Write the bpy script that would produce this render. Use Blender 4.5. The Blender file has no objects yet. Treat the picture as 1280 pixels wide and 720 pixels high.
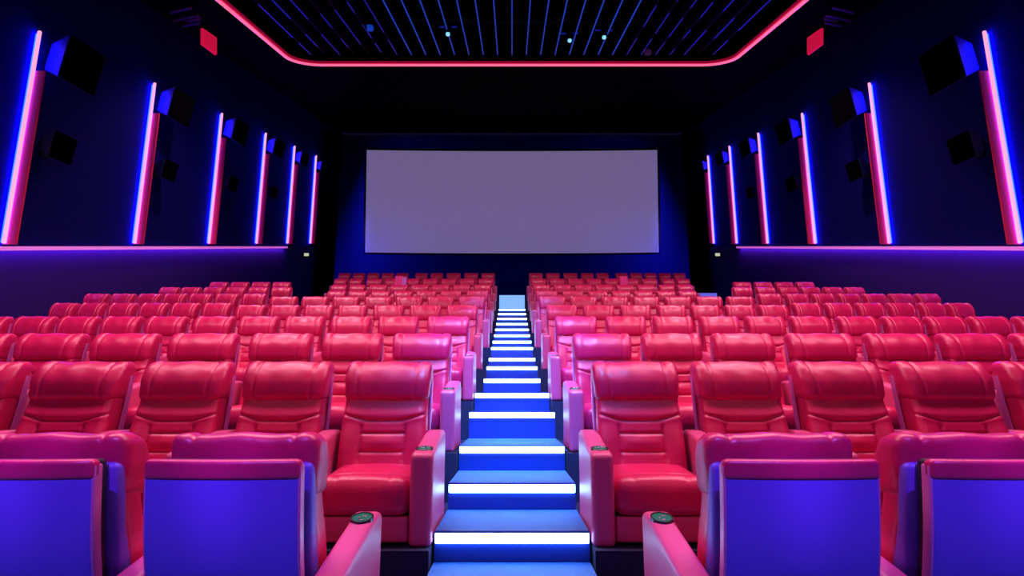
import bpy, bmesh, math, random
from mathutils import Vector, Matrix
random.seed(7)
C = bpy.context.scene.collection
F = 740.0; TH = math.radians(11); CZ = 1.2
cT, sT = math.cos(TH), math.sin(TH)

# ---------------------------------------------------------------- geometry of the view
def cam(x, y, z):                       # right / up / depth from the eye -> world
    return Vector((x, z*cT - y*sT, CZ + z*sT + y*cT))
def P(px, py, z):                       # a point of the room seen at px,py at depth z
    return cam((px-640)/F*z, -(py-360)/F*z, z)
def Q(x, h, z):                         # rake-parallel frame of ceiling and ledges
    return cam(x, h + 52/F*z, z)

# ---------------------------------------------------------------- materials
def mat(name, col, rough=.5, metal=0, spec=.5, emit=None, es=0, bump=0, bscale=40, var=0, vscale=6, coat=0, sheen=0):
    m = bpy.data.materials.new(name); m.use_nodes = True
    nt = m.node_tree; b = nt.nodes['Principled BSDF']
    b.inputs['Base Color'].default_value = (*col, 1)
    b.inputs['Roughness'].default_value = rough
    b.inputs['Metallic'].default_value = metal
    b.inputs['Specular IOR Level'].default_value = spec
    b.inputs['Coat Weight'].default_value = coat
    b.inputs['Coat Roughness'].default_value = .3
    if sheen: b.inputs['Sheen Weight'].default_value = sheen
    if emit:
        b.inputs['Emission Color'].default_value = (*emit, 1)
        b.inputs['Emission Strength'].default_value = es
    tc = nt.nodes.new('ShaderNodeTexCoord')
    if bump:
        n = nt.nodes.new('ShaderNodeTexNoise'); n.inputs['Scale'].default_value = bscale
        n.inputs['Detail'].default_value = 6
        nt.links.new(tc.outputs['Object'], n.inputs['Vector'])
        bp = nt.nodes.new('ShaderNodeBump'); bp.inputs['Strength'].default_value = bump
        bp.inputs['Distance'].default_value = .01
        nt.links.new(n.outputs['Fac'], bp.inputs['Height'])
        nt.links.new(bp.outputs['Normal'], b.inputs['Normal'])
    if var:
        n = nt.nodes.new('ShaderNodeTexNoise'); n.inputs['Scale'].default_value = vscale
        nt.links.new(tc.outputs['Object'], n.inputs['Vector'])
        r = nt.nodes.new('ShaderNodeValToRGB')
        r.color_ramp.elements[0].position = .35; r.color_ramp.elements[1].position = .65
        r.color_ramp.elements[0].color = (*[c*(1-var) for c in col], 1)
        r.color_ramp.elements[1].color = (*[min(1, c*(1+var)) for c in col], 1)
        nt.links.new(n.outputs['Fac'], r.inputs['Fac'])
        nt.links.new(r.outputs['Color'], b.inputs['Base Color'])
    return m

LEATHER = mat('red_leather', (.62, .008, .10), .36, bump=.35, bscale=14, var=.07, vscale=5, spec=.55)
LEATHER2 = mat('red_leather_arm', (.64, .07, .22), .42, bump=.12, bscale=60, spec=.55)
SHELL = mat('violet_lit_shell_plastic', (.16, .07, .62), .45, bump=.05, bscale=90)  # blue light on the shells put into the plastic's colour
SHELLEDGE = mat('shell_edge', (.62, .12, .42), .35)
BLACK = mat('black_plastic', (.008, .008, .01), .5)
FEET = mat('dark_base', (.02, .012, .03), .6)
CUPG = mat('cup_holder_green', (.005, .12, .08), .2, spec=.5, emit=(.0, .09, .045), es=.6)
CHROME = mat('bright_metal', (.85, .88, .9), .2, metal=1)
CUPRING = mat('cup_ring', (.01, .02, .02), .25, spec=.7)
CARPET = mat('navy_carpet', (.012, .014, .06), .95, bump=.6, bscale=220)
TREAD = mat('blue_tread_carpet', (.012, .13, .50), .6, bump=.35, bscale=200, var=.12, vscale=3)
RISER = mat('step_riser', (.006, .03, .3), .5)
STEPLED = mat('step_led', (.7, .9, 1), .4, emit=(.26, .55, 1), es=13)
WALL = mat('wall_fabric_navy', (.003, .003, .085), .9, bump=.3, bscale=160, spec=.04)
WALLLOW = mat('wall_panel_navy', (.03, .012, .15), .8, bump=.1, bscale=60, spec=.08)
FRONT = mat('screen_wall_fabric', (.006, .008, .11), .9, spec=.1)
CEIL = mat('ceiling_black', (.0015, .0015, .0015), .95, spec=.02)
CEILGRID = mat('ceiling_grid_black', (.006, .008, .02), .8, spec=.2)
PINKLED = mat('pink_led', (1, .5, .7), .4, emit=(1, .36, .50), es=1.15)
PINKCEIL = mat('pink_led_ceiling', (1, .3, .5), .4, emit=(1, .13, .24), es=1.25)
PINKHALO = mat('pink_channel', (.85, .05, .16), .5, emit=(.55, .0, .05), es=.35)
BLUELED = mat('blue_led', (.1, .2, 1), .4, emit=(.0006, .003, 1), es=120)
BLUEBAT = mat('blue_batten_glow', (.02, .1, .6), .4, emit=(.002, .045, .40), es=.8)  # emission paints the blue light on the slat edges
BLUEBAT2 = mat('blue_batten_glow_dim', (.02, .05, .5), .4, emit=(.006, .008, .20), es=.8)
MAGFIN = mat('magenta_fin', (.75, .012, .06), .6)
LEDGEM = mat('ledge_top', (.55, .3, .75), .5, emit=(.55, .10, .45), es=.95)
LEDGEWASH = mat('violet_wash_led', (.3, .2, 1), .5, emit=(.42, .08, .8), es=22)
SCREEN = mat('projection_screen', (.55, .5, .6), .8, spec=.1, emit=(.165, .128, .27), es=.82)  # emission stands in for room light reflected by the sheet
SPEAK = mat('speaker_black', (.003, .003, .004), .6, spec=.2)
SPEAKSIDE_BLUELIT = mat('speaker_side_bluelit', (.03, .04, .17), .45)  # blue light on the cabinet sides put into their colour
GRILLE = mat('speaker_grille', (.0008, .0008, .0015), .9, spec=.01, bump=.5, bscale=300)
CYAN = mat('cyan_lamp', (.5, 1, 1), .3, emit=(.25, .75, .9), es=1.0)
REDBOX = mat('red_lit_panel', (.8, .02, .08), .5, emit=(.55, .005, .045), es=.85)
DUCT = mat('duct_metal', (.25, .13, .15), .35, metal=.8)
WARM = mat('warm_lamp', (1, .95, .7), .4, emit=(.8, .85, .55), es=.6)
PINKPATCH = mat('patch_pink', (.95, .05, .30), .6, emit=(.9, .05, .3), es=.0)
LILAC = mat('patch_lilac', (.75, .2, .8), .6)
PALE = mat('pale_lit_riser', (.1, .3, .6), .5, emit=(.22, .50, .95), es=.85)  # emission stands in for light falling on the landing's riser

# ---------------------------------------------------------------- helpers
def link(name, me, m, parent=None, loc=(0, 0, 0)):
    o = bpy.data.objects.new(name, me); C.objects.link(o)
    if m:
        for k in (m if isinstance(m, (list, tuple)) else [m]): me.materials.append(k)
    o.parent = parent; o.location = loc
    return o
def build(name, bm, m, parent=None, smooth=True, loc=(0, 0, 0)):
    me = bpy.data.meshes.new(name)
    bmesh.ops.recalc_face_normals(bm, faces=bm.faces[:])
    bm.to_mesh(me); bm.free()
    if smooth:
        for p in me.polygons: p.use_smooth = True
    return link(name, me, m, parent, loc)
def tag(o, label, cat, group=None):
    o['label'] = label; o['category'] = cat
    if group: o['group'] = group
    return o
def empty(name, loc=(0, 0, 0)):
    o = bpy.data.objects.new(name, None); C.objects.link(o); o.location = loc
    o.empty_display_size = .1
    return o
def struct(name, bm, m, smooth=False):
    o = build(name, bm, m, None, smooth); o['kind'] = 'structure'; return o

def rbox(bm, c, s, r, n=(8, 8, 8), f=None, mi=0):
    """rounded box: centre c, size s, radius r, n inner cells per axis, f deforms each vertex"""
    h = [v/2 for v in s]
    def samples(a, cells):
        R = min(r, a*.999); k = 4
        out = [-a + R*(1-math.cos(math.pi/2*i/k)) for i in range(k)]
        inner = [-(a-R) + 2*(a-R)*i/cells for i in range(cells+1)]
        return out + inner + [-v for v in reversed(out)]
    S = [samples(h[i], n[i]) for i in range(3)]
    inn = [max(h[i]-r, 0) for i in range(3)]
    cache = {}
    def vert(p):
        key = tuple(round(v, 6) for v in p)
        if key in cache: return cache[key]
        q = [max(-inn[i], min(inn[i], p[i])) for i in range(3)]
        d = Vector([p[i]-q[i] for i in range(3)])
        if d.length > 1e-9: d = d.normalized()*r
        w = Vector([q[i]+d[i]+c[i] for i in range(3)])
        if f: w = Vector(f(w))
        v = bm.verts.new(w); cache[key] = v; return v
    for ax in range(3):
        a, b = [(1, 2), (0, 2), (0, 1)][ax]
        for sg in (-1, 1):
            for i in range(len(S[a])-1):
                for j in range(len(S[b])-1):
                    vs = []
                    for u, w in ((S[a][i], S[b][j]), (S[a][i+1], S[b][j]), (S[a][i+1], S[b][j+1]), (S[a][i], S[b][j+1])):
                        p = [0, 0, 0]; p[ax] = sg*h[ax]; p[a] = u; p[b] = w
                        v = vert(p)
                        if v not in vs: vs.append(v)
                    if len(vs) >= 3:
                        try:
                            fc = bm.faces.new(vs); fc.material_index = mi
                        except ValueError: pass
    return bm
def hexa(bm, pts, mi=0):                 # 8 corners: bottom four then top four (same order)
    v = [bm.verts.new(p) for p in pts]
    for q in ((0, 1, 2, 3), (4, 5, 6, 7), (0, 1, 5, 4), (1, 2, 6, 5), (2, 3, 7, 6), (3, 0, 4, 7)):
        fc = bm.faces.new([v[i] for i in q]); fc.material_index = mi
    return bm
def box(bm, x0, x1, y0, y1, z0, z1, mi=0):
    return hexa(bm, [(x0, y0, z0), (x1, y0, z0), (x1, y1, z0), (x0, y1, z0),
                     (x0, y0, z1), (x1, y0, z1), (x1, y1, z1), (x0, y1, z1)], mi)
def qbox(bm, x0, x1, h0, h1, z0, z1, mi=0):     # box in the rake-parallel frame
    return hexa(bm, [Q(x0, h0, z0), Q(x1, h0, z0), Q(x1, h0, z1), Q(x0, h0, z1),
                     Q(x0, h1, z0), Q(x1, h1, z0), Q(x1, h1, z1), Q(x0, h1, z1)], mi)
def cyl(bm, c, rx, ry, z0, z1, n=28, mi=0, tilt=0, rin=None):
    def ring(rf, z):
        out = []
        for i in range(n):
            a = 2*math.pi*i/n
            x, y = rx*rf*math.cos(a), ry*rf*math.sin(a)
            out.append(bm.verts.new((c[0]+x, c[1]+y, c[2]+z+y*tilt)))
        return out
    a, b = ring(1, z0), ring(1, z1)
    for i in range(n):
        bm.faces.new((a[i], a[(i+1) % n], b[(i+1) % n], b[i])).material_index = mi
    if rin:
        d = ring(rin, z1)
        e = ring(rin, z0)
        for i in range(n):
            bm.faces.new((b[i], b[(i+1) % n], d[(i+1) % n], d[i])).material_index = mi
            bm.faces.new((d[i], d[(i+1) % n], e[(i+1) % n], e[i])).material_index = mi
    else:
        bm.faces.new(b).material_index = mi
    return bm

def g(t, w): return math.exp(-(t/w)**2)
def sstep(a, b, x):
    t = max(0, min(1, (x-a)/(b-a))); return t*t*(3-2*t)

# ---------------------------------------------------------------- recliner meshes (facing -Y, origin on floor)
def lean(z): return .30*(z-.34)
def back_f(w):
    x, y, z = w
    # front face relief: shoulder panel, U-shaped lumbar roll, centre pad, lower bands
    fr = sstep(.03, -.03, y)
    d = 0
    curve = .765 - .035*math.cos(min(1, abs(x)/.26)*math.pi)*0
    d += .016*g(z-(.70+.25*max(0, abs(x)-.12)), .010)
    d += .014*g(abs(x)-.155, .010)*sstep(.40, .46, z)*sstep(.69, .65, z)
    if abs(x) < .155:
        d += .016*g(z-.615, .009) + .014*g(z-.495, .010)
        d -= .015*g(z-.56, .04)*g(x, .13)
    d -= .022*sstep(.15, .26, abs(x))*g(z-.56, .14)       # side rolls
    d -= .012*g(z-.74, .04)
    y += d*fr
    x *= 1 - .02*sstep(.65, .8, z)
    return (x, y+lean(z), z)
def head_f(w):
    x, y, z = w
    fr = sstep(.05, -.05, y-.10)
    d = .013*g(abs(x)-.205, .008) - .012*math.cos(x*4.5)*g(z-.985, .11) + .045*min(1.6, ((z-.95)/.13)**2)*(1 if z > .95 else .22)*sstep(.05, -.05, y-.10)/max(.05, 1)
    d += .004*math.sin(x*31+z*12)*g(z-1.06, .06)
    tz = .010*g(abs(x)-.205, .010)*sstep(1.0, 1.08, z) - .004*math.sin(x*23+1)*sstep(1.04, 1.1, z)
    y += d*fr
    z -= tz
    x *= 1 + .03*sstep(.9, 1.0, z)
    return (x, y+lean(z)*.55, z)
def seat_f(w):
    x, y, z = w
    top = sstep(.30, .37, z); frn = sstep(-.38, -.44, y)
    z += .018*math.cos(x*4.6)*top - .016*g(y+.33, .012)*top*(abs(x) < .285)
    z -= .012*g(abs(x)-.17, .008)*top*sstep(-.32, -.36, y)
    y -= .018*math.cos(x*4.6)*frn*g(z-.28, .1)
    y += .010*g(abs(x)-.17, .007)*frn*sstep(.26, .3, z)
    z += .03*sstep(-.4, .1, y)*top
    return (x, y, z)
def arm_f(w):
    x, y, z = w
    t = (y+.5)/.72
    top = .535 + .10*sstep(0, .9, t)
    if y < -.44: top -= .012*((-.44-y)/.06)
    z = z*top/.56
    x *= 1 + .10*sstep(-.1, -.45, y)
    y += .02*sstep(.3, 0, z)*(1 if y > 0 else .3)
    return (x, y, z)
def near_arm_f(w):
    x, y, z = w
    t = (y+.5)/.72                      # 0 at the far nose, 1 beside the back
    top = .665 - .16*t - .02*sstep(.12, 0, t)
    z = z*top/.56
    return (x*(1+.12*sstep(.3, 0, t)), y, z)
def shell_f(w):
    x, y, z = w
    y += .26*(z-.34) - .05 + .035*math.sin((z-.2)/.8*math.pi) - .03*(x/.3)**2
    x *= 1 - .05*sstep(.55, .25, z)
    return (x, y, z)

def mk_recliner(name):
    t = empty(name)
    bm = bmesh.new(); rbox(bm, (0, -.165, .27), (.585, .62, .215), .07, (30, 26, 6), seat_f)
    build('seat_cushion', bm, LEATHER, t)
    bm = bmesh.new(); rbox(bm, (0, -.42, .09), (.575, .07, .145), .018, (6, 2, 4))
    build('footrest', bm, LEATHER2, t)
    bm = bmesh.new(); rbox(bm, (0, -.04, .075), (.56, .66, .15), .02, (4, 4, 2))
    build('base', bm, FEET, t)
    bm = bmesh.new(); rbox(bm, (0, .055, .61), (.605, .17, .56), .045, (52, 3, 60), back_f)
    build('backrest', bm, LEATHER, t)
    bm = bmesh.new(); rbox(bm, (0, .118, .975), (.61, .22, .29), .055, (44, 4, 12), head_f)
    build('headrest', bm, LEATHER, t)
    bm = bmesh.new(); rbox(bm, (0, .150, .62), (.535, .07, .80), .02, (6, 2, 10), shell_f)
    build('gap_core', bm, BLACK, t)  # black core stands in for shade in the slot behind the cushions
    bm = bmesh.new(); rbox(bm, (0, .205, .59), (.62, .035, .86), .012, (14, 1, 20), shell_f)
    bmesh.ops.recalc_face_normals(bm, faces=bm.faces[:]); bm.normal_update()
    for fc in bm.faces:
        if fc.normal.y < .25: fc.material_index = 1
    sh = build('back_shell', bm, [SHELL, LEATHER], t)
    bm = bmesh.new()
    rbox(bm, (0, .203, 1.0), (.632, .055, .085), .022, (12, 1, 3), shell_f)
    rm = build('shell_rim', bm, LEATHER, sh); rm['label'] = 'red leather roll along the top of the shell'
    for s in (-1, 1):
        bm = bmesh.new(); rbox(bm, (s*.308, .195, .60), (.016, .05, .84), .007, (1, 2, 20), shell_f)
        build('shell_piping', bm, SHELLEDGE, sh)
    return t
def mk_arm(parent, x, cup):
    bm = bmesh.new(); rbox(bm, (0, -.14, .28), (.128, .72, .56), .032, (4, 24, 14), arm_f)
    a = build('armrest', bm, LEATHER2, parent, loc=(x, 0, 0))
    if cup:
        bm = bmesh.new(); cyl(bm, (0, -.385, .542), .054, .054, -.004, .008, mi=0, tilt=.17, rin=.80)
        cyl(bm, (0, -.385, .542), .045, .045, -.004, .005, mi=1, tilt=.17)
        rbox(bm, (-.008, -.39, .552), (.022, .012, .004), .0015, (1, 1, 1), mi=2)
        rbox(bm, (.014, -.378, .554), (.010, .016, .004), .0015, (1, 1, 1), mi=2)
        build('cup_holder', bm, [CUPRING, CUPG, CHROME], a)
    return a

proto = mk_recliner('recliner')
arm_proto = mk_arm(proto, -.365, True)
ch = list(proto.children)
near_me = bpy.data.meshes.new('armrest_near')
_b = bmesh.new(); rbox(_b, (0, -.14, .28), (.128, .72, .56), .03, (4, 24, 14), near_arm_f); bmesh.ops.recalc_face_normals(_b, faces=_b.faces[:]); _b.to_mesh(near_me); _b.free()
for p_ in near_me.polygons: p_.use_smooth = True
near_me.materials.append(LEATHER2)
near_cup = bpy.data.meshes.new('cup_holder_near')
_b = bmesh.new(); cyl(_b, (0, -.345, .634), .056, .062, -.02, .006, mi=0, tilt=-.222, rin=.84)
cyl(_b, (0, -.345, .634), .048, .053, -.012, .003, mi=1, tilt=-.222)
rbox(_b, (-.012, -.36, .642), (.024, .014, .004), .0015, (1, 1, 1), mi=2)
rbox(_b, (.014, -.342, .638), (.012, .018, .004), .0015, (1, 1, 1), mi=2)
rbox(_b, (.0, -.315, .632), (.020, .010, .004), .0015, (1, 1, 1), mi=2)
bmesh.ops.recalc_face_normals(_b, faces=_b.faces[:]); _b.to_mesh(near_cup); _b.free()
for m_ in (CUPRING, CUPG, CHROME): near_cup.materials.append(m_)
side_me = bpy.data.meshes.new('side_shell')
_b = bmesh.new(); rbox(_b, (0, .075, .60), (.60, .085, .80), .03, (10, 2, 20), lambda w: (lambda q: (q[0]*(1+.0*w.z), q[1]-.10*sstep(.75, .3, w.z)*(1 if w.y < .075 else 0), q[2]))(shell_f(w)))
bmesh.ops.recalc_face_normals(_b, faces=_b.faces[:]); _b.to_mesh(side_me); _b.free()
for p_ in side_me.polygons: p_.use_smooth = True
side_me.materials.append(SHELL)
used = [False]
arm_plain = None
def copy_part(o, parent):
    c = o.copy(); C.objects.link(c); c.parent = parent
    for k in o.children: copy_part(k, c)
    return c
def chair(loc, side, sx=1, rot=0, last=False, armz=1, sz=1, cup=True):
    """side: -1 left block, +1 right block; its aisle-side arm carries the cup holder"""
    if not used[0]:
        r = proto; used[0] = True; parts = None
    else:
        r = proto.copy(); C.objects.link(r)
        for o in ch: copy_part(o, r)
    r.location = loc; r.scale = (sx, 1, sz); r.rotation_euler = (0, 0, rot)
    s = -side if rot == 0 else side
    for o in r.children:
        if o.name.startswith('armrest'):
            o.location.x = s*.365
            if rot:
                o.location.x = s*.385; o.scale.z = 1.05
                o.data = near_me
                for k in o.children:
                    k.data = near_cup
            if last:
                b = copy_part(o, r); b.location.x = -s*.365
        if rot and o.name.startswith('headrest'): o.location = (0, -.15, .0)
        if rot and o.name.startswith('backrest'): o.location = (0, -.13, 0)
        if rot and o.name.startswith('back_shell'): o.location = (0, .04, -.015); o.scale.x = .965
    if rot:
        o = bpy.data.objects.new('side_shell', side_me); C.objects.link(o); o.parent = r; o['label'] = 'violet-lit inner shell behind the cushions'
    return r

ORD = ['', 'first', 'second', 'third', 'fourth', 'fifth', 'sixth', 'seventh', 'eighth', 'ninth', 'tenth',
       'eleventh', 'twelfth', 'thirteenth', 'fourteenth']
NATX = .73
# row: number, block, depth, y of the head tops, seat centres (px from the aisle line)
ROWS = [
 (1, '', 4.3, 451, [153, 279, 404, 536, 668]),
 (2, '', 6.0, 415.7, [112, 199, 288, 385, 482, 575, 668]),
 (3, '', 7.9, 394.6, [79.6, 142, 201, 259, 316, 372, 431, 487, 541, 596, 655]),
 (4, '', 9.9, 380.5, [62, 108, 154, 199, 241, 284, 326]),
 (4, 'outer', 9.9, 378, [368, 408, 447, 486, 524, 559]),
 (5, '', 12.0, 370, [50, 89, 128, 167, 207, 246, 285]),
 (5, 'outer', 12.0, 366.5, [322, 356, 389, 421, 453, 486, 519]),
 (6, '', 14.2, 363, [43, 76, 107, 136, 164, 192, 219]),
 (6, 'outer', 14.2, 358.5, [288, 317, 345, 373, 401, 428]),
 (7, '', 16.2, 355.5, [37, 63, 89, 115, 141, 167, 193, 216]),
 (7, 'outer', 16.2, 352, [288, 314, 340, 366]),
 (8, '', 18.2, 348, [33, 56, 79, 102, 125, 149, 172, 195, 214]),
 (9, '', 20.2, 341, [30, 51, 73, 94, 113, 137, 155, 173, 191, 209]),
]
CH = 1.12
rowinfo = {}
for (k, blk, z, yt, cs) in ROWS:
    top = P(640, yt, z)
    oy = top.y - .20; oz = top.z - CH
    rowinfo[(k, blk)] = (oy, oz, cs, z)
    for s in (-1, 1):
        for i, dx in enumerate(cs):
            nb = cs[i+1]-dx if i+1 < len(cs) else dx-cs[i-1]
            pb = dx-cs[i-1] if i > 0 else nb
            w = min(nb, pb)*z/F
            last = (i == len(cs)-1) and not (not blk and k in (4, 5))
            r = chair((s*dx*z/F, oy, oz), s, w/NATX*.97, 0, last)
            sd = 'left' if s < 0 else 'right'
            if blk:
                lb = f'red leather recliner facing us, {ORD[k]} row, {ORD[i+1]} seat of the {sd} outer block'
            else:
                lb = f'red leather recliner facing us, {ORD[k]} row, {ORD[i+1]} seat {sd} of the lit aisle'
            tag(r, lb, 'recliner', 'red recliners facing the camera')
# near row seen from behind
NEARY, NEARZ = 2.74, CZ-1.19
for s in (-1, 1):
    for i, X in enumerate((1.125, 1.925, 2.7)):
        if i == 2: continue
        r = chair((s*X, NEARY, NEARZ), s, 1, math.pi, i == 1, 1.22, .95)
        sd = 'left' if s < 0 else 'right'
        pos = 'beside the aisle' if i == 0 else f'cut off at the {sd} edge'
        tag(r, f'nearest recliner seen from behind, violet-lit back shell, {sd} side, {pos}', 'recliner', 'recliners seen from behind')

# pink and lilac patches, unidentified, over two back-row seats
for (px, yy, m, lb) in ((-139, 350, [PINKPATCH, LILAC], 'bright pink and lilac cover hanging over a back row seat left of the aisle'),
                        (138, 350, [PINKPATCH, LILAC], 'small bright pink cover hanging over a back row seat right of the aisle')):
    oy, oz, _, z = rowinfo[(8, '')]
    bm = bmesh.new()
    X = px*18.2/F
    def fold(w): return (w.x, w.y + .015*math.sin(w.x*60) + .14*(w.z-.6), w.z)
    rbox(bm, (0, .0, .95), (.26, .04, .38), .015, (12, 1, 8), fold)
    if px < 0: rbox(bm, (.16, -.03, .90), (.14, .04, .40), .015, (8, 1, 6), fold, mi=1)
    o = build('pink_patch', bm, m, None, loc=(X, oy-.09, oz)); tag(o, lb, 'patch')

# ---------------------------------------------------------------- floor platforms
HALF = .47
fr = []
for blk in ('', ):
    ks = [1, 2, 3, 4, 5, 6, 7, 8, 9]
    for k in ks:
        oy, oz, cs, z = rowinfo[(k, '')]
        fr.append((oy-.56, oz))
yend = P(640, 360, 27.9).y
for i, (y0, z0) in enumerate(fr):
    y1 = fr[i+1][0] if i+1 < len(fr) else yend
    zb = -.4
    for s in (-1, 1):
        k = i+1
        has = (k, 'outer') in rowinfo
        Xi = 9.0 if not has else (rowinfo[(k, 'outer')][2][0] - .5*(rowinfo[(k, 'outer')][2][1]-rowinfo[(k, 'outer')][2][0]))*rowinfo[(k, '')][3]/F - .06
        bm = bmesh.new()
        a, b = sorted((s*(HALF if k < 4 else .39), s*Xi)); box(bm, a, b, y0, y1, zb, z0)
        struct('floor', bm, CARPET)
        if has:
            oy2, oz2, _, _ = rowinfo[(k, 'outer')]
            bm = bmesh.new(); a, b = sorted((s*Xi, s*9.0)); box(bm, a, b, y0, y1, zb, oz2)
            struct('floor', bm, CARPET)
bm = bmesh.new(); box(bm, -9, 9, -3, fr[0][0], -.4, CZ-1.19)
struct('floor', bm, TREAD)

# ---------------------------------------------------------------- lit aisle steps
ST = [(744, 2.85), (665, 3.47), (604.7, 4.23), (557.5, 5.1), (515.3, 6.25), (491.5, 7.2), (473.5, 8.1), (458, 9.05), (447.5, 9.9),
      (434, 11.0), (426, 11.9), (418.2, 12.8), (411, 13.7), (404, 14.6), (397.6, 15.5), (391.8, 16.35), (386.3, 17.2)]
pts = [P(640, y, z) for y, z in ST]
top_pt = P(640, 369, 18.2)
prevz = CZ-1.19
for i, p in enumerate(pts):
    y1 = pts[i+1].y if i+1 < len(pts) else top_pt.y
    t = empty('aisle_step', (0, p.y, p.z))
    h = p.z-prevz
    HALF = .455 if i < 6 else .39
    bm = bmesh.new(); box(bm, -HALF, HALF, 0, y1-p.y, -.035, 0)
    build('tread', bm, TREAD, t, False)
    bm = bmesh.new(); box(bm, -HALF, HALF, .012, .05, -h-.03, -.035)
    build('riser', bm, RISER, t, False)
    bm = bmesh.new(); lh = min(.060 - .0015*i, h*.5)
    rbox(bm, (0, .0, -.004-lh/2), (2*HALF-.01, .03, lh), .008, (4, 1, 1))
    l = build('light_strip', bm, STEPLED, t); l['label'] = 'glowing white-blue strip under the nosing'
    bm = bmesh.new(); rbox(bm, (0, -.002, .004), (2*HALF-.01, .045, .012), .004, (2, 1, 1))
    build('nosing', bm, RISER, t)
    pl = 'nearest' if i == 0 else ('farthest' if i == len(pts)-1 else None)
    if pl is None:
        n = i+1
        pl = ORD[n] if n <= 8 else (ORD[len(pts)-i] + ' from the top')
        lab = f'blue aisle step with glowing nosing strip, {pl}' + (' from the bottom' if n <= 8 else '')
    else: lab = f'{pl} blue aisle step with glowing nosing strip'
    tag(t, lab, 'step', 'lit steps of the central aisle')
    prevz = p.z
HALF = .39
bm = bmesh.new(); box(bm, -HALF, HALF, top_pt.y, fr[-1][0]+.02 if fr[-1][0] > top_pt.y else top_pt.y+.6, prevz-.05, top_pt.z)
o = build('aisle_landing', bm, PALE, None, False); tag(o, 'pale blue lit landing block closing the top of the aisle', 'landing')
bm = bmesh.new(); box(bm, -HALF, HALF, top_pt.y+.6, yend, 1.5, top_pt.z-.03)
struct('floor', bm, CARPET)
# side aisle landings painted as lit beside the outer blocks
# ---------------------------------------------------------------- walls
W = 9.0
bmz = [(-4, 30)]
for s, nm in ((-1, 'left'), (1, 'right')):
    bm = bmesh.new()                    # upper wall
    hexa(bm, [Q(s*W, -.02, -4), Q(s*(W+.3), -.02, -4), Q(s*(W+.3), -.02, 31), Q(s*W, -.02, 31),
              Q(s*W, 6.1, -4), Q(s*(W+.3), 6.1, -4), Q(s*(W+.3), 6.1, 31), Q(s*W, 6.1, 31)])
    struct('wall_'+nm, bm, WALL)
    bm = bmesh.new()                    # lower wall below the ledge
    a = Q(s*(W+.02), -.02, -4); b = Q(s*(W+.02), -.02, 31)
    hexa(bm, [(a.x, a.y, -.4), (a.x+s*.3, a.y, -.4), (b.x+s*.3, b.y, -.4), (b.x, b.y, -.4),
              a, a+Vector((s*.3, 0, 0)), b+Vector((s*.3, 0, 0)), b])
    struct('wall_'+nm, bm, WALLLOW)
    # ledge
    t = empty('wall_ledge', Q(s*W, 0, 8))
    o_ = Vector(t.location)
    def rel(bm):
        for v in bm.verts: v.co -= o_
        return bm
    bm = bmesh.new(); qbox(bm, s*W, s*(W-.12), -.035, .0, 3, 23.4); qbox(bm, s*(W-.12), s*(W-.135), -.072, .0, 3, 23.4)
    build('ledge_board', rel(bm), LEDGEM, t, False)
    bm = bmesh.new(); qbox(bm, s*(W-.06), s*(W-.11), -.06, -.036, 3, 23.4)
    build('light_strip', rel(bm), LEDGEWASH, t, False)
    tag(t, f'pink glowing ledge running along the {nm} wall below the light fins', 'ledge')

# fins with pink line, blue wash and speakers
FZ = [10.4, 14.0, 17.43, 20.68, 23.53, 26.2]
def fin(s, i, z):
    nm = 'left' if s < 0 else 'right'
    base = P(640, 304.5, z); base.x = s*W
    L = 4.15
    t = empty('light_fin', base)
    bm = bmesh.new(); a, b = sorted((0, -s*.26)); box(bm, a, b, .03, .06, 0, L-.80)
    build('fin_panel', bm, MAGFIN, t, False)
    bm = bmesh.new()
    rbox(bm, (-s*.082, -.01, L/2), (.066, .05, L), .022, (1, 1, 8))
    build('pink_tube', bm, PINKLED, t)
    bm = bmesh.new(); a, b = sorted((-s*.045, -s*.012)); box(bm, a, b, -.01, .02, .02, L-.05)
    build('blue_strip', bm, BLUELED, t, False)
    pos = 'nearest' if i == 0 else ('farthest' if i == 5 else ORD[i+1]+' nearest')
    tag(t, f'tall pink light fin with blue glow, {pos} on the {nm} wall', 'wall light', 'pink light fins on the side walls')
    return base
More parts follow.
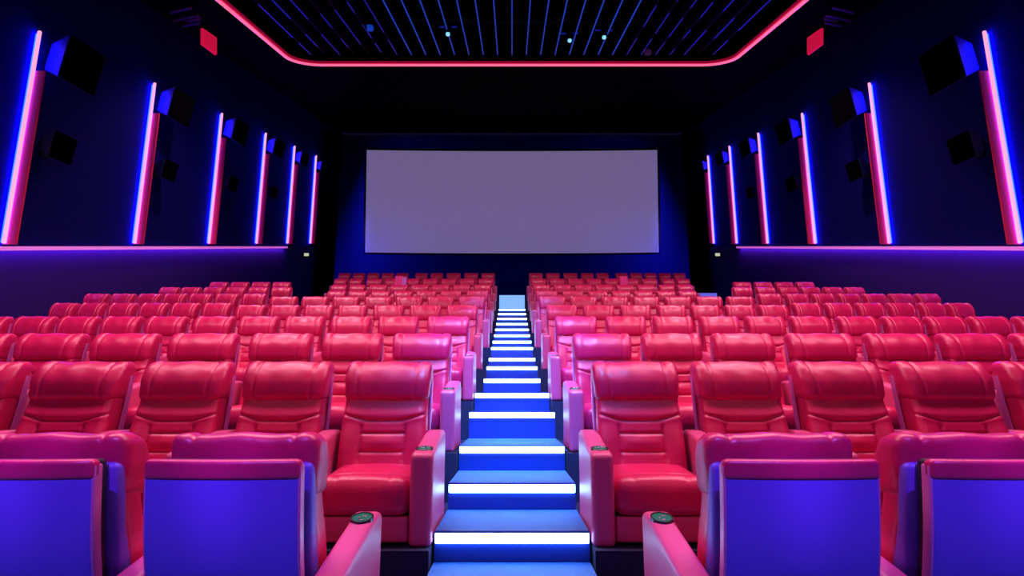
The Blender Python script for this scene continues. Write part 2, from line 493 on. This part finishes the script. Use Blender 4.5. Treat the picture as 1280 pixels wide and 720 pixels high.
def speaker(s, base, hgt, sc, i, low):
    nm = 'left' if s < 0 else 'right'
    t = empty('speaker', base + Vector((0, 0, hgt)))
    yaw = s*math.radians(-80); pitch = math.radians(9)
    M = Matrix.Translation((-s*(.08+.55*sc), .05+.47*sc, 0)) @ Matrix.Rotation(yaw, 4, 'Z') @ Matrix.Rotation(pitch, 4, 'X')
    def T(bm):
        bm.transform(M); return bm
    w, w2, h, d = .42*sc, .34*sc, .48*sc, .50*sc
    bm = bmesh.new()                        # tapered cabinet: front at -y
    hexa(bm, [(-w, 0, -h), (w, 0, -h), (w2, d, -h*.62), (-w2, d, -h*.62), (-w, 0, h), (w, 0, h), (w2, d, h*.62), (-w2, d, h*.62)])
    bmesh.ops.bevel(bm, geom=bm.edges[:], offset=.012, segments=2, affect='EDGES')
    build('cabinet', T(bm), SPEAKSIDE_BLUELIT, t, False)
    bm = bmesh.new(); rbox(bm, (0, -.03, 0), (2*w*.97, .06, 2*h*.97), .02, (4, 1, 4))
    build('grille', T(bm), GRILLE, t)
    bm = bmesh.new()
    q = M @ Vector((0, d*.8, 0))
    a, b = sorted((0, q.x)); box(bm, a, b, q.y-.03, q.y+.03, -.04, .04)
    box(bm, min(0, -s*.03), max(0, -s*.03), q.y-.1, q.y+.1, -.15, .15)
    build('bracket', bm, SPEAK, t, False)
    pos = 'nearest' if i == 0 else ('farthest' if i == 5 else ORD[i+1]+' nearest')
    kind = 'small lower black speaker' if low else 'large upper black speaker'
    tag(t, f'{kind} on the {nm} wall, {pos} of its row', 'speaker', 'lower wall speakers' if low else 'upper wall speakers')
for s in (-1, 1):
    for i, z in enumerate(FZ):
        base = fin(s, i, z)
        speaker(s, base + Vector((0, 0, 0)), 3.72 + .0*i, .92 - .09*i, i, False)
        if i < 4: speaker(s, base + Vector((0, .25, 0)), 2.05, .55-.04*i, i, True)

# ---------------------------------------------------------------- front wall, screen, black wings
zf = 29.2
bm = bmesh.new()
p0 = P(640, 420, zf); y0 = p0.y
box(bm, -W-.3, W+.3, y0, y0+.3, -.4, Q(0, 6.2, 30).z)
struct('wall_front', bm, FRONT)
bm = bmesh.new(); box(bm, -W-.3, W+.3, -3.3, -3, -.4, 9)
struct('wall_back', bm, CEIL)
# screen: slightly curved sheet with a frame
t = empty('cinema_screen', (0, y0-.5, P(640, 316, 28.4).z))
def scr(bm, grow, d0, d1, mi=0):
    n = 32; rows = []
    zc = 28.3
    for j in range(2):
        for dep in (d0, d1):
            row = []
            for i in range(n+1):
                u = -1+2*i/n
                if j == 0: x = 640+u*(183.5+grow); yy = 316.5+grow-1.2*u*u*0
                else:      x = 640+u*(181.5+grow); yy = 187.5-grow+1.5*(1-u*u)
                if j == 0: yy = 315.5+grow+1.2*(1-u*u)
                zz = zc+.9*(1-u*u)-.45
                zz += dep + (.5 if j else 0)
                row.append(bm.verts.new(P(x, yy, zz) - Vector(t.location)))
            rows.append(row)
    b0, b1, t0, t1 = rows
    for i in range(n):
        for A, B in ((b0, t0), (b1, t1), (b0, b1), (t0, t1)):
            bm.faces.new((A[i], A[i+1], B[i+1], B[i]))
    for e in (0, n): bm.faces.new((b0[e], t0[e], t1[e], b1[e]))
    return bm
build('screen_sheet', scr(bmesh.new(), 0, 0, .04), SCREEN, t)
build('screen_border', scr(bmesh.new(), 2.5, .05, .12), BLACK, t)
tag(t, 'wide blank lilac grey cinema screen on the dark front wall', 'screen')
for s, nm in ((-1, 'left'), (1, 'right')):
    t = empty('screen_wing', (s*8.2, P(640, 340, 26.9).y, 1.9))
    bm = bmesh.new(); x0 = 225/F*26.9
    a, b = sorted((s*x0, s*(W-.03)))
    box(bm, a-s*8.2, b-s*8.2, 0, .35, 0, Q(0, 5.9, 26.6).z-1.9)
    build('black_panel', bm, CEIL, t, False)
    bm = bmesh.new(); a, b = sorted((s*(x0+.10)-s*8.2, s*(x0+.16)-s*8.2)); box(bm, a, b, .37, .42, 0.2, 5.6)
    build('blue_strip', bm, BLUELED, t, False)
    tag(t, f'black masking wing between the {nm} wall and the screen', 'masking panel')
    # small lamp on the wing
    q = P(640+s*257, 319, 25.4)
    bm = bmesh.new(); rbox(bm, (0, 0, 0), (.30, .10, .20), .04, (2, 2, 2), mi=0)
    rbox(bm, (-s*.02, -.06, .01), (.2, .05, .13), .02, (2, 1, 2), mi=1)
    rbox(bm, (s*.35, 0, -.05), (.22, .10, .16), .03, (2, 1, 2), mi=0)
    o = build('exit_lamp', bm, [SPEAK, WARM], None, loc=q)
    tag(o, f'small pale lamp glowing on the black corner left of the screen' if s < 0 else 'small pale lamp glowing on the black corner right of the screen', 'lamp')
    # lit floor block beside the outer seats
    if s < 0: continue
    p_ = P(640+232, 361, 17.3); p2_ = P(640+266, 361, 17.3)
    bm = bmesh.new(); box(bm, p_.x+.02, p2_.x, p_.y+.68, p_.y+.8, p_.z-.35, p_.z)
    o = build('side_landing', bm, mat('blue_lit_riser', (.1, .12, .6), .5, emit=(.10, .12, .7), es=.7), None, False)  # emission paints the light that falls on this floor block
    tag(o, f'pale blue lit step between the {nm} centre seats and outer block', 'landing')

# ---------------------------------------------------------------- ceiling
bm = bmesh.new(); qbox(bm, -W-.3, W+.3, 5.95, 6.15, -4, 31)
struct('ceiling', bm, CEIL)
# ring-shaped soffit carrying the pink line
HX, HC, ZC = 6.22, 5.2, 17.0
def path():
    pts = [(-HX, 2.0), (-HX, ZC-.75)]
    r = .75
    for k in range(1, 9):
        a = math.pi - (math.pi/2)*k/8
        pts.append((-HX+r+r*math.cos(a), ZC-r+r*math.sin(a)))
    pts += [(-x, z) for x, z in reversed(pts)]
    return pts
def sweep(bm, w, h0, h1, off=0):
    pts = path(); n = len(pts); prev = None
    for i, (x, z) in enumerate(pts):
        a = Vector(pts[max(i-1, 0)]); b = Vector(pts[min(i+1, n-1)]); d = (b-a).normalized()
        nx, nz = -d.y, d.x            # outward on the left run
        ring = []
        for o_, h in ((off-w/2, h0), (off+w/2, h0), (off+w/2, h1), (off-w/2, h1)):
            ring.append(bm.verts.new(Q(x+nx*o_, h, z+nz*o_)))
        if prev:
            for k in range(4): bm.faces.new((prev[k], prev[(k+1) % 4], ring[(k+1) % 4], ring[k]))
        else: bm.faces.new(ring)
        prev = ring
    bm.faces.new(prev); return bm
t = empty('ceiling_light_frame', Q(0, HC, 10)); off_ = Vector(t.location)
for nm_, w, h0, h1, m in (('pink_tube', .05, HC-.022, HC+.03, PINKCEIL), ('channel', .14, HC+.03, HC+.10, PINKHALO), ('fascia', .22, HC+.10, 5.93, CEIL)):
    bm = sweep(bmesh.new(), w, h0, h1)
    for v in bm.verts: v.co -= off_
    build(nm_, bm, m, t, False)
tag(t, 'large pink glowing light frame with rounded corners under the ceiling', 'ceiling light')
# blue battens inside the frame, blue light on their edges put in as emission
nb = 29
for i in range(nb):
    x = (i-(nb-1)/2)*.405
    dim = abs(x) > 3.0; segs = []
    bm = bmesh.new(); c0 = Q(x, 5.5, 10)
    mlist = [CEILGRID, BLUEBAT2 if dim else BLUEBAT]
    qbox(bm, x-.02, x+.02, 5.42, 5.60, 3, ZC-.25, 0)
    if not dim: qbox(bm, x-.0125, x+.0125, 5.40, 5.419, 3, ZC-.3, 1)
    else:
        z = 3 + random.random()
        while z < ZC-.5:
            l = .6+1.8*random.random(); segs.append((z, min(z+l, ZC-.3))); z += l+.3+.9*random.random()
    for v in bm.verts: v.co -= c0
    o = build('ceiling_batten', bm, mlist, None, False, loc=c0)
    for (za, zb_) in segs:
        bm = bmesh.new(); qbox(bm, x-.011, x+.011, 5.40, 5.419, za, zb_)
        for v in bm.verts: v.co -= c0
        build('lit_edge_segment', bm, BLUEBAT2, o, False)
    if x == 0: lb = 'blue lit ceiling batten on the centre line above the aisle'
    else: lb = f'{"broken dim blue" if dim else "thin blue lit"} ceiling batten, {ORD[abs(i-14)]} to the {"left" if x < 0 else "right"} of the centre one'
    tag(o, lb, 'ceiling batten', 'blue battens inside the ceiling frame')
for j, z in enumerate((9.5, 11.5, 13.2, 14.8, 16.2)):
    bm = bmesh.new(); qbox(bm, -HX+.2, HX-.2, 5.61, 5.70, z-.05, z+.05)
    c0 = Q(0, 5.65, z)
    for v in bm.verts: v.co -= c0
    o = build('ceiling_crossbar', bm, CEILGRID, None, False, loc=c0)
    tag(o, f'dark crossbar above the blue battens, {ORD[j+1]} from the camera', 'crossbar', 'crossbars above the battens')
# ceiling spotlights
for (px, py, sc, m, lb) in ((560, 42, 1, CYAN, 'cyan white ceiling spotlight left of centre among the battens'),
                         (712, 50, 1, CYAN, 'cyan white ceiling spotlight right of centre, inner of two'),
                         (755, 46, 1, CYAN, 'cyan white ceiling spotlight right of centre, outer of two'),
                         (463, 34, 1.5, BLUEBAT, 'dim blue ceiling spotlight at the far left among battens')):
    z = 5.33*F/(308-py)
    c0 = Q((px-640)/F*z, 5.33, z)
    t = empty('ceiling_spotlight', c0)
    bm = bmesh.new(); cyl(bm, (0, 0, 0), .09*sc, .09*sc, -.02, .22, 20); build('housing', bm, SPEAK, t)
    bm = bmesh.new(); rbox(bm, (0, -.02, -.03), (.10*sc, .10*sc, .09*sc), .04, (2, 2, 2)); build('lens', bm, m, t)
    bm = bmesh.new(); box(bm, -.22*sc, .22*sc, -.015, .015, .17, .20); build('mounting_bar', bm, BLUEBAT2 if sc == 1 else SPEAK, t, False)
    tag(t, lb, 'spotlight', 'ceiling spotlights')
z = 5.15*F/(308-74)
bm = bmesh.new(); cyl(bm, (0, 0, 0), .10, .10, -.03, .05, 20)
o = build('smoke_detector', bm, mat('grey_plastic', (.5, .5, .55), .5), None, loc=Q((810-640)/F*z, 5.33, z))
tag(o, 'small grey disc detector near the far right of the ceiling frame', 'detector')
# red lit panels and ducts under the ceiling edge
for s, nm in ((-1, 'left'), (1, 'right')):
    zz0 = 8.3*F/386; zz1 = 8.3*F/368
    a = P(640+s*386, 35, zz0); b = P(640+s*386, 56, zz0); c = P(640+s*368.5, 47, zz1); d = P(640+s*368.5, 69, zz1)
    c0 = (a+b+c+d)/4; th = Vector((s*.08, 0, 0))
    bm = bmesh.new(); hexa(bm, [b-c0, b+th-c0, d+th-c0, d-c0, a-c0, a+th-c0, c+th-c0, c-c0])
    bmesh.ops.bevel(bm, geom=bm.edges[:], offset=.015, segments=2, affect='EDGES')
    t = empty('red_sign_light', c0); build('lit_face', bm, REDBOX, t, False)
    bm = bmesh.new(); top = Q(0, 5.97, zz0).z - c0.z
    box(bm, min(s*.03, s*.06), max(s*.03, s*.06), -.02, .02, .1, top-.05); build('hanger', bm, SPEAK, t, False)
    tag(t, f'red glowing panel hanging high above the {nm} wall', 'sign light')
    for j, (px, py, l) in enumerate(((408, 22, 1.1), (414, 12, .9), (402, 30, .8), (398, 24, .6))):
        z = 5.7*F/(308-py); X = s*px*z/F
        q = Q(X, 5.7, z)
        bm = bmesh.new()
        n = 12
        for k in range(n):
            pass
        rbox(bm, (0, 0, 0), (l*.7, .09, .07), .03, (4, 2, 2), lambda w: (w.x, w.y+w.x*.3*s, w.z-.05*w.x*w.x))
        o = build('ceiling_pipe', bm, DUCT, None, loc=q)
        tag(o, f'short dull pipe under the ceiling above the {nm} wall, {ORD[j+1]} of its cluster', 'pipe', 'pipes above the side walls')

# ---------------------------------------------------------------- lights of the room, plus added helper lamps
def area(name, loc, to, sx, sy, power, col):
    l = bpy.data.lights.new(name, 'AREA'); l.shape = 'RECTANGLE'; l.size = sx; l.size_y = sy
    l.energy = power; l.color = col
    o = bpy.data.objects.new(name, l); C.objects.link(o); o.location = loc
    o.rotation_euler = (Vector(to)-Vector(loc)).to_track_quat('-Z', 'Y').to_euler()
    return o
def spot(name, loc, to, power, col, ang, r=.25):
    l = bpy.data.lights.new(name, 'SPOT'); l.energy = power; l.color = col
    l.spot_size = math.radians(ang); l.spot_blend = 1; l.shadow_soft_size = r
    o = bpy.data.objects.new(name, l); C.objects.link(o); o.location = loc
    o.rotation_euler = (Vector(to)-Vector(loc)).to_track_quat('-Z', 'Y').to_euler()
    return o
area('house_light', (0, -1.2, 6.0), (0, 8, 2), 12, 1.2, 70, (1, .42, .62))
area('house_light_over', (0, 4.3, 6.6), (0, 4.8, 0), 13, 1.2, 720, (1, .54, .70))
for x in (-1.95, -1.14, 1.14, 1.95):
    for d in (-.17, .17):
        spot('shell_fade_spot', (x*1.15+d, -1.6, 5.2), (x+d, 2.34, 1.02), 1500, (.26, .10, 1), 7.5, .03)  # added lamps, narrow cones make the blue fade down the near shells
spot('near_arm_fill', (0, 2.3, 6.2), (0, 2.9, 0), 230, (.10, .22, 1), 22, .1)  # added unseen lamp, tints the aisle sides of the near arms blue
area('blue_rear_fill', (0, -2.2, 2.6), (0, 6, 1.6), 10, .8, 25, (.14, .10, 1))
for (x, z) in ((-4.2, 8.5), (4.2, 8.5), (-4.5, 13), (4.5, 13), (0, 16), (-7, 15), (7, 15)):
    q = Q(x, 5.3, z)
    spot('house_spot', q, (x*.95, q.y+1.2, 0), 850, (1, .54, .70), 120)
area('tread_fill', Q(0, 5.3, 4.5), (0, 7.5, 0), .5, 4, 130, (.04, .30, 1)).data.spread = math.radians(24)  # added overhead lamp, brightens the blue of the near treads
area('tread_fill', Q(0, 5.3, 9), (0, 13, 1), .5, 4, 60, (.04, .30, 1)).data.spread = math.radians(18)  # second added lamp, does the same for the treads farther up
area('screen_wash_left', (-7.6, y0-1.6, P(640, 235, 26).z), (-5.6, y0, P(640, 262, 27).z), .3, 4.5, 150, (.1, .12, 1))
area('screen_wash_right', (7.6, y0-1.6, P(640, 235, 26).z), (5.6, y0, P(640, 262, 27).z), .3, 4.5, 150, (.1, .12, 1))

w = bpy.data.worlds.new('world'); bpy.context.scene.world = w; w.use_nodes = True
w.node_tree.nodes['Background'].inputs[0].default_value = (.02, .01, .06, 1)
w.node_tree.nodes['Background'].inputs[1].default_value = .2

cd = bpy.data.cameras.new('camera'); co = bpy.data.objects.new('camera', cd); C.objects.link(co)
co.location = (0, 0, CZ); co.rotation_euler = (math.pi/2+TH, 0, 0)
cd.sensor_width = 36; cd.lens = 36*F/1280; cd.clip_start = .05; cd.clip_end = 200
sc = bpy.context.scene; sc.camera = co
sc.view_settings.view_transform = 'Standard'; sc.view_settings.look = 'None'
sc.view_settings.gamma = 1; sc.view_settings.exposure = 0; sc.view_settings.use_curve_mapping = False
